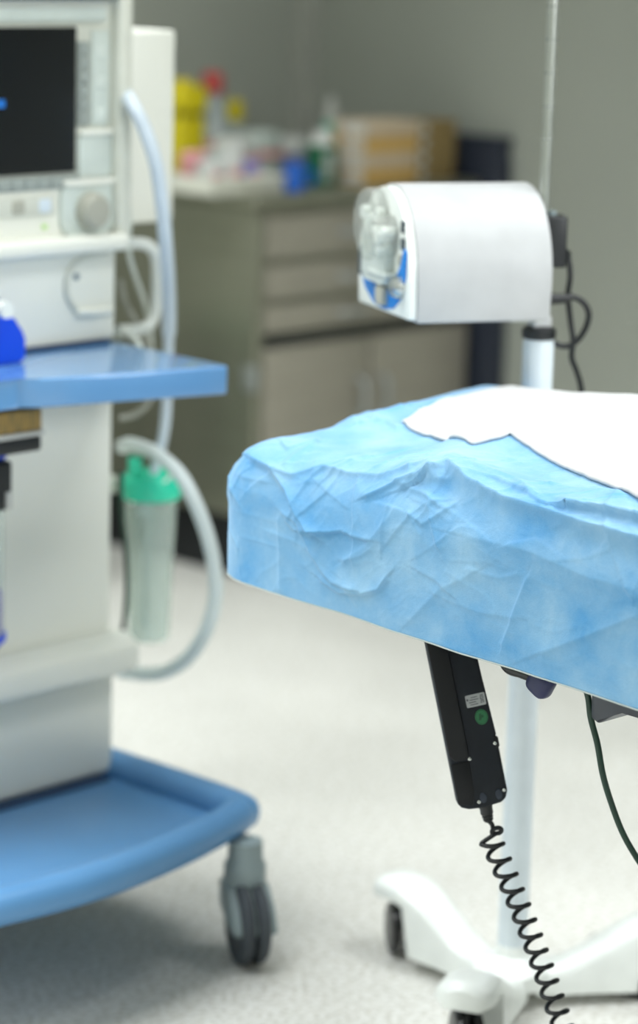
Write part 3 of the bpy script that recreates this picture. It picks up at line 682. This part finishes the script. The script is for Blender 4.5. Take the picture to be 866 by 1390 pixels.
# seat section mechanism showing under the hem at right
fa = T.at(806, 945, y=.10); fb = T.at(812, 978, y=.10); fc = T.at(866, 970, y=.10)
m = MB(); m.prism([(fa.x, .765), (fa.x+.004, fb.z+.004), (fa.x+.016, fb.z-.001), (fa.x+.05, fc.z+.004), (1.3, fc.z-.012), (1.3, .765)], -.44, -.09, .004, mtx=ROT_XZ); m.build('lift_frame', M['tableblk'], ot)
ka, kb = T.at(700, 905, y=.07), T.at(735, 930, y=.07)
MB().tube([(ka.x-.02, .07, .70), (ka.x-.012, .07, ka.z-.002), (ka.x+.01, .07, ka.z-.004), (kb.x-.01, .07, kb.z+.008)], .008).build('clamp_arm', M['black'], ot)
MB().box((kb.x, .07, kb.z-.0+.004), (.034, .026, .036), Matrix.Rotation(.5, 3, 'Y'), .011, 4).build('clamp_knob', M['knobnavy'], ot, label='navy plastic knob')
MB().bx(ka.x-.05, kb.x+.03, .04, .10, .715, .768, .006).build('clamp_block', M['tableblk'], ot)
MB().bx(.95, 1.25, .17, .41, .12, .70, .03).build('column', M['sleeve'], ot)
MB().prism(rrect(.72, 1.85, .03, TWD-.03, .08), .0, .12, .03).build('base', M['whitepl'], ot)

# ---------------------------------------------------------------- hand control
pw = T.wor(T.at(610, 860, y=.045)); pe = W.at(656, 1092, y=pw.y)
hc = thing('hand_control', 'black handset with green round sticker hanging on a coiled cord below the drape', 'remote control', pe)
down = (pe-pw).normalized(); zx = -down
# local z runs up the handset, local x to the right of it, local -y towards the camera side
xx = Vector((1, .10, 0)); xx = (xx-zx*xx.dot(zx)).normalized(); yy = zx.cross(xx)
hc.rotation_mode = 'QUATERNION'; hc.rotation_quaternion = Matrix((xx, yy, zx)).transposed().to_quaternion()
def hp(x, z, pr=0): return (x, z)
body = [(-.030, .225), (-.030, .006), (-.0265, .001), (-.018, -.003), (.0, -.005), (.022, -.003), (.029, .001), (.0325, .010), (.0325, .078), (.0285, .083), (.0275, .225)]
MB().prism(body, 0, .026, .0035, 4, mtx=ROT_XZ @ Matrix.Translation((0, 0, -.026))).build('body', M['handset'], hc)
MB().prism([(-.0296, .224), (-.0296, .07), (-.024, .062), (-.010, .061), (-.0055, .067), (-.0055, .224)], .0, .004, .0015, 3, mtx=ROT_XZ).build('clip_panel', M['handdk'], hc, label='raised darker strip along the left of the handset')
MB().prism([(-.0296, .058), (-.0296, .008), (-.012, .001), (-.008, .02), (-.0065, .058)], .0, .0012, .0005, 2, mtx=ROT_XZ).build('lower_strip', M['handdk'], hc)
MB().tube([(0, .010, .222), (0, .010, .232), (.0, .004, .246), (.0, -.001, .252), (.0, -.004, .244)], .003).build('hook', M['black'], hc)
lb = MB().prism(rrect(.0035, .0275, .1235, .139, .0015, 3), .0, .0006, 0, mtx=ROT_XZ).build('silver_label', M['label'], hc)
for k_, (x0, x1, z) in enumerate(((.010, .018, .1355), (.008, .019, .1325), (.007, .016, .1295), (.008, .018, .1265))):
    MB().bx(x0, x1, -.0009, -.0005, z-.0004, z+.0004).build('printed_line', M['print'], lb)
MB().bx(.0045, .0065, -.0009, -.0005, .132, .1345).build('printed_mark', M['print'], lb)
for a_ in range(6):
    zz = .1265+.0018*a_; ox = .0003*((a_*7) % 3)
    MB().bx(.0208+ox, .0225+ox, -.0009, -.0005, zz, zz+.0009).build('printed_mark', M['print'], lb)
    MB().bx(.0236-ox, .0255-ox, -.0009, -.0005, zz+.0004, zz+.0012).build('printed_mark', M['print'], lb)
st = MB(); 
st.prism([(.0185+.0078*cos(2*pi*i/40), .109+.0098*sin(2*pi*i/40)) for i in range(40)], 0, .0006, 0, mtx=ROT_XZ); st = st.build('round_sticker', M['gsticker'], hc, label='round green sticker')
MB().tube([(.0185+.0066*cos(2*pi*i/32), -.0007, .109+.0085*sin(2*pi*i/32)) for i in range(32)], .00025, seg=5, smooth=False, closed=True).build('sticker_ring', M['gprint'], st)
MB().prism([(.0145, .1055), (.0175, .1055), (.0185, .108), (.0215, .1085), (.0205, .1115), (.0185, .1115), (.0185, .114), (.016, .113), (.0155, .109)], .0005, .0008, 0, mtx=ROT_XZ).build('sticker_emblem', M['gprint'], st)
for x_, z_ in ((-.0055, .0605), (.0285, .073), (-.0045, .0045), (.0285, .0125)):
    scw = MB().lathe([(.0022, 0), (.0022, .0008), (.0014, .0014), (0, .0015)], seg=16, rot=Matrix.Rotation(pi/2, 3, 'X'), o=(x_, 0, z_)).build('screw', M['chrome'], hc)
    MB().bx(x_-.0014, x_+.0014, -.0018, -.0012, z_-.0003, z_+.0003).build('screw_slot', M['black'], scw)
for x_ in (.0015, .021):
    MB().prism([(x_+.0042*cos(2*pi*i/24), .0085+.0068*sin(2*pi*i/24)) for i in range(24)], 0, .0009, .0003, 2, mtx=ROT_XZ).build('rubber_foot', M['handft'], hc)
MB().prism([(.0285, .082), (.0335, .080), (.0335, .068), (.0285, .066)], -.004, .001, .001, 2, mtx=ROT_XZ).build('side_bump', M['handdk'], hc)
rl = MB(); rl.lathe([(.0085, 0), (.0088, -.004), (.0078, -.008), (.0080, -.014), (.0062, -.016), (.0072, -.018), (.0060, -.020), (.0066, -.022), (.0045, -.025)], o=(.0035, .012, -.002), seg=24)
rl.build('strain_relief', M['black'], hc)
# coiled cord in handset coordinates
inv = Matrix((xx, yy, zx)) 
def toH(p): return inv @ (Vector(p)-pe)
c1 = toH(W.at(661, 1128, y=pe.y+.012)); c2 = toH(W.at(728, 1300, y=pe.y+.012)); c3 = toH(W.at(765, 1400, y=pe.y+.012))
ax = (c2-c1); Ln = ax.length; ax.normalize(); sx = Vector((0, 1, 0)).cross(ax).normalized()*-1; sy = ax.cross(sx)
tot = (c3-c1).length; pitch = .0212
s0 = Vector((.0035, .012, -.026))
pts = [s0, s0+Vector((.0035, -.001, -.006))]
l0 = toH(W.at(674, 1128, y=pe.y+.008))
for i in range(9):
    a_ = 2*pi*i/9+2.6
    pts.append(l0+Vector((.0062*cos(-a_), .0006*i-.003, .0042*sin(-a_))))
nturn = int(tot/pitch); start = .012
for i in range(nturn*12):
    a_ = 2*pi*i/12; s_ = start + pitch*i/12
    drift = Vector((.004*sin(s_*12), 0, 0))
    rad = .0122
    pts.append(c1+ax*s_+sx*(-rad*cos(a_))+sy*rad*sin(a_)*.9+drift)
MB().tube(pts, .0029, seg=10, sub=3).build('coiled_cord', M['cord'], hc)

# dark green cable from the table, and its loop on the floor
h = MB().tube(pathd([(775, 900, 2.98), (796, 938, 2.99), (802, 975, 3.0), (811, 1010, 3.0), (818, 1050, 3.0), (828, 1085, 3.01), (845, 1130, 3.02), (868, 1170, 3.03), (900, 1215, 3.05), (925, 1270, 3.06)]), .0038).build('table_cable', M['gcord'])
tag(h, 'dark green cable hanging from under the operating table at right', 'cable')
lp = [W.at(x, y, z=.006) for x, y in ((870, 1296), (848, 1274), (826, 1269), (806, 1273), (796, 1286), (794, 1300), (800, 1318), (822, 1335), (860, 1350), (920, 1362))]
h = MB().tube(lp, .005).build('floor_cable', M['cord']); tag(h, 'black cable curling on the floor beside the white stand foot', 'cable')

# ---------------------------------------------------------------- infusion stand
sp = W.at(692, 1358, z=0)
iv = thing('infusion_stand', 'white-sleeved infusion stand with thin metal pole and curved wheeled feet', 'stand', (sp.x, sp.y, 0))
zs = W.at(728, 458, y=sp.y).z
MB().lathe([(.0215, .07), (.022, .075), (.022, zs-.008), (.0205, zs)], seg=36).build('sleeve', M['sleeve'], iv)
MB().lathe([(.0205, zs-.002), (.024, zs+.001), (.024, zs+.012), (.018, zs+.016), (.012, zs+.018)]).build('collar', M['black'], iv)
pl = MB().cyl((0, 0, zs), (0, 0, 2.02), .0078).build('pole', M['pole'], iv)
for i in range(9): MB().lathe([(.0080, 1.26+i*.045), (.0081, 1.2605+i*.045), (.0081, 1.2625+i*.045), (.0080, 1.263+i*.045)], seg=20).build('graduation', M['mark'], pl)
m = MB()
for sx_ in (-1, 1): m.tube([(0, 0, 2.0), (sx_*.05, 0, 2.03), (sx_*.085, 0, 2.0), (sx_*.1, 0, 2.02), (sx_*.105, 0, 2.05)], .004)
m.build('hook', M['steel'], iv)
MB().lathe([(.045, .028), (.055, .032), (.055, .055), (.045, .064), (.026, .075), (.0225, .09)]).build('base_hub', M['whitepl'], iv)
def foot(ang, L=.255):
    # curved hollow-sided foot: section swept outwards
    m = MB(); n = 16; rings = []
    for i in range(n+1):
        t = i/n; r_ = .03+t*(L+.008)
        zt = .100+.002*t if t < .55 else .101+.030*sst(.55, .85, t)-.004*sst(.9, 1, t)
        zt = .060+.066*sst(.10, .80, t)-.008*sst(.93, 1, t)
        wd = .034+.008*sst(.3, .9, t); th = (zt-.016-.018) if t < .68 else .012
        if i == n: wd *= .6
        ring = []
        for dx, dz in ((-1, 0), (-.85, .6), (-.5, .92), (0, 1), (.5, .92), (.85, .6), (1, 0), (1, -1), (0, -1.0), (-1, -1)):
            zz = zt-.016+dz*.016 if dz >= 0 else zt-.016-th
            ring.append(m.bm.verts.new((r_, dx*wd, zz)))
        rings.append(ring)
    for a_, b_ in zip(rings, rings[1:]):
        for k_ in range(10): m.bm.faces.new((a_[k_], a_[(k_+1) % 10], b_[(k_+1) % 10], b_[k_]))
    m.bm.faces.new(rings[0][::-1]); m.bm.faces.new(rings[-1])
    rot = Matrix.Rotation(ang, 4, 'Z')
    wr = Matrix.Translation((L+.004, 0, 0)) @ Matrix.Rotation(R(100)-ang, 4, 'Z') @ Matrix.Translation((-L, 0, 0))
    f = m.xf(rot).build('foot', M['whitepl'], iv, angle=50)
    wm = MB()
    for sg in (-1, 1): wm.lathe([(0, -.008), (.03, -.008), (.037, -.006), (.040, 0), (.037, .006), (.03, .008), (0, .008)], o=(L+.0, sg*.012, .040), rot=Matrix.Rotation(pi/2, 3, 'X'), seg=30)
    wm.cyl((L, 0, .04), (L, 0, .09), .009)
    wm.xf(rot @ wr).build('caster', M['blacksh'], f)
wp = W.at(545, 1293, z=0)
fang = math.atan2(wp.y-sp.y, wp.x-sp.x)
for k_ in range(3): foot(fang-R(120)*k_, (wp-sp).length)

# ---------------------------------------------------------------- pump on the stand
# barrel-topped housing: axis u (towards front panel is -u), width along v
e = math.atan2(.37, .93)
PA = W.at(566, 440, y=sp.y-.125)                  # lower near corner of the front panel
P = Frame(PA.x, PA.y, R(20))
zlo = PA.z
PLn, PWd, PHt = P.at(747, 440, y=0).x, .20, W.at(620, 250, y=sp.y-.02).z-PA.z
pm = thing('infusion_pump', 'white round-topped pump with clear roller covers clamped to the infusion stand', 'pump', (PA.x, PA.y, zlo), R(20))
def arch(ins=0, b=0):
    rx, rz = .098-ins, .125-ins; o = []
    x0, x1 = ins, PWd-ins
    for i in range(13): a_ = R(90*i/12); o.append((x0+rx-rx*cos(a_), PHt-ins-rz+rz*sin(a_)))
    for i in range(13): a_ = R(90*i/12); o.append((x1-rx+rx*sin(a_), PHt-ins-rz+rz*cos(a_)))
    return [(x0, b+ins)]+o+[(x1, b+ins)]
AX = Matrix(((0, 0, 1, 0), (1, 0, 0, 0), (0, 1, 0, 0), (0, 0, 0, 1)))      # prism (y,z) extruded along x
MB().prism(arch(), 0, PLn, .004, 3, mtx=AX).build('housing', M['pumpwh'], pm)
MB().prism(arch(.004), -.012, .002, .004, 3, mtx=AX).build('front_panel', M['whitepl'], pm)
# blue U-shaped band on the panel, made of the panel outline swept below mid height
u = MB()
ou = [(.012, .095), (.014, .06), (.03, .030), (.055, .014), (.09, .008), (.13, .012), (.165, .03), (.188, .055)]
inn = [(.188, .062), (.165, .05), (.13, .038), (.10, .034), (.07, .040), (.048, .055), (.03, .075), (.022, .10)]
u.prism(ou+inn, -.0145, -.011, .001, 2, mtx=AX); u.build('blue_band', M['pumpblue'], pm)
MB().prism(rrect(.06, .15, .045, .105, .01), -.026, -.011, .004, 3, mtx=AX).build('cassette', M['cassette'], pm)
MB().prism(rrect(.158, .184, .046, .086, .002), -.018, -.011, .002, 2, mtx=AX).build('display', M['darkgrey'], pm)
MB().prism(rrect(.075, .105, .015, .040, .004), -.022, -.011, .003, 2, mtx=AX).build('latch', M['knob'], pm)
for yy_, zz_ in ((.030, .128), (.028, .105), (.036, .082)):
    MB().prism(rrect(yy_-.006, yy_+.006, zz_-.008, zz_+.008, .003), -.0145, -.011, .001, 2, mtx=AX).build('button', M['darkgrey'] if zz_ > .1 else M['knob'], pm)
kn = MB(); kn.lathe([(.015, 0), (.0155, .004), (.012, .014), (.0, .016)], rot=Matrix.Rotation(-pi/2, 3, 'Y'), o=(-.012, .032, .046)); kn.build('adjusting_knob', M['steel'], pm)
def cover(yc, zc, ry, dp, nm='roller_cover'):
    c = MB(); c.lathe([(ry, 0), (ry*1.0, dp*.72), (ry*.93, dp*.93), (ry*.8, dp), (0, dp)], rot=Matrix.Rotation(-pi/2, 3, 'Y'), o=(-.012, yc, zc), seg=44)
    o = c.build(nm, M['headclear'], pm)
    r_ = MB()
    r_.lathe([(ry*.3, 0), (ry*.3, dp*.7), (0, dp*.7)], rot=Matrix.Rotation(-pi/2, 3, 'Y'), o=(-.012, yc, zc), seg=24)
    for k_ in range(3):
        a_ = 2*pi*k_/3+.5; r_.cyl((-.014, yc+ry*.58*cos(a_), zc+ry*.58*sin(a_)), (-.012-dp*.65, yc+ry*.58*cos(a_), zc+ry*.58*sin(a_)), ry*.2, seg=20)
    r_.build('roller', M['whitepl'], o)
cover(.128, PHt-.058, .050, .020)
cover(.072, PHt-.070, .029, .034)
MB().bx(-.03, -.011, .05, .12, PHt-.125, PHt-.118, .003).build('tube_guide', M['cassette'], pm)
MB().bx(PLn-.05, PLn-.004, .02, .11, -.004, .004, .002).build('bottom_plate', M['creamdk'], pm)
# clamp joins pump and pole
lp_ = P.loc(Vector((sp.x, sp.y, 0)))
MB().bx(lp_.x-.014, lp_.x+.014, lp_.y-.014, lp_.y+.014, -.018, .0, .004).build('pole_clamp', M['pumpwh'], pm)
pc = W.at(752, 325, y=sp.y-.01)
bk = thing('power_adapter', 'small black box fixed to the metal pole behind the pump', 'adapter', (pc.x, pc.y, 0), R(8))
za, zb_ = W.at(752, 291, y=sp.y).z, W.at(752, 360, y=sp.y).z
pbz = (za+zb_)/2
MB().bx(-.016, .014, -.022, .022, zb_, za, .003).build('body', M['black'], bk)
MB().cyl((-.004, 0, za), (-.004, 0, za+.006), .006).build('screw_knob', M['castgrey'], bk)
MB().cyl((.010, -.012, zb_+.016), (.019, -.018, zb_+.020), .005).build('plug', M['black'], bk)
pk = [(763, 333, 3.70), (771, 350, 3.70), (774, 375, 3.69), (771, 402, 3.69), (775, 440, 3.69), (778, 462, 3.68), (776, 485, 3.69), (783, 505, 3.70), (789, 528, 3.71), (793, 570, 3.72), (796, 640, 3.73)]
h = MB().tube(pathd(pk), .0042).build('adapter_cable', M['cord']); tag(h, 'black cable hanging from the adapter box behind the operating table', 'cable')
pk = [(746, 407, 3.66), (758, 406, 3.67), (775, 403, 3.68), (790, 409, 3.68), (799, 425, 3.68), (795, 445, 3.68), (783, 463, 3.68), (768, 470, 3.68), (752, 466, 3.68), (744, 457, 3.69), (738, 455, 3.70)]
m = MB().tube(pathd(pk), .0044).build('pump_cable', M['cord']); tag(m, 'black cable looping from the pump plug to the stand collar', 'cable')
pp = pathd([(745, 406, 3.66), (772, 405, 3.67)])
MB().cyl(pp[0], pp[1], .0085, .0062).build('plug', M['black'], m)

# ---------------------------------------------------------------- lights
def area(name, loc, sx, sy, pw, c=(1, 1, 1), rot=(0, 0, 0), spread=180, shape='RECTANGLE'):
    l = bpy.data.lights.new(name, 'AREA'); l.shape = shape; l.size = sx; l.size_y = sy; l.energy = pw; l.color = c; l.spread = R(spread)
    o = bpy.data.objects.new(name, l); col.objects.link(o); o.location = loc; o.rotation_euler = rot; return o
LC = (.955, .985, 1)
for (x_, y_, pw_, sp_) in ((-1.3, 1.2, 14, 140), (1.5, 1.4, 38, 125), (-1.0, 3.4, 36, 115), (1.2, 3.3, 42, 120), (-.6, 5.2, 34, 105), (.4, -1.6, 74, 135), (-2.4, 2.9, 105, 125)):
    area('ceiling_lamp', (x_, y_, ZC-.02), 1.2, .9, pw_, LC, (0, 0, A0), spread=sp_)
wl_o = area('added_fill_light', (2.7, .9, 2.05), 1.3, .9, 44, LC, spread=120)  # fill light added at the right to brighten the machine front
wl_o.rotation_euler = (Vector((-.5, 4.2, .2))-wl_o.location).to_track_quat('-Z', 'Y').to_euler()
w = bpy.data.worlds.new('world'); sc.world = w; w.use_nodes = True
w.node_tree.nodes['Background'].inputs['Color'].default_value = (.05, .05, .05, 1)

# ---------------------------------------------------------------- camera
cd = bpy.data.cameras.new('camera'); cam = bpy.data.objects.new('camera', cd); col.objects.link(cam); sc.camera = cam
cd.sensor_fit = 'HORIZONTAL'; cd.sensor_width = 24; cd.lens = F/866*24; cd.shift_y = -45/866
cd.clip_start = .05; cd.clip_end = 50
cam.matrix_world = Matrix.Translation(CAM) @ Matrix((RV, UV, -FW)).transposed().to_4x4()
cd.dof.use_dof = True; cd.dof.focus_distance = 3.08; cd.dof.aperture_fstop = 2.4; cd.dof.aperture_blades = 0
vs_ = sc.view_settings; vs_.view_transform = 'Standard'; vs_.look = 'None'; vs_.gamma = 1; vs_.use_curve_mapping = False; vs_.exposure = -.72
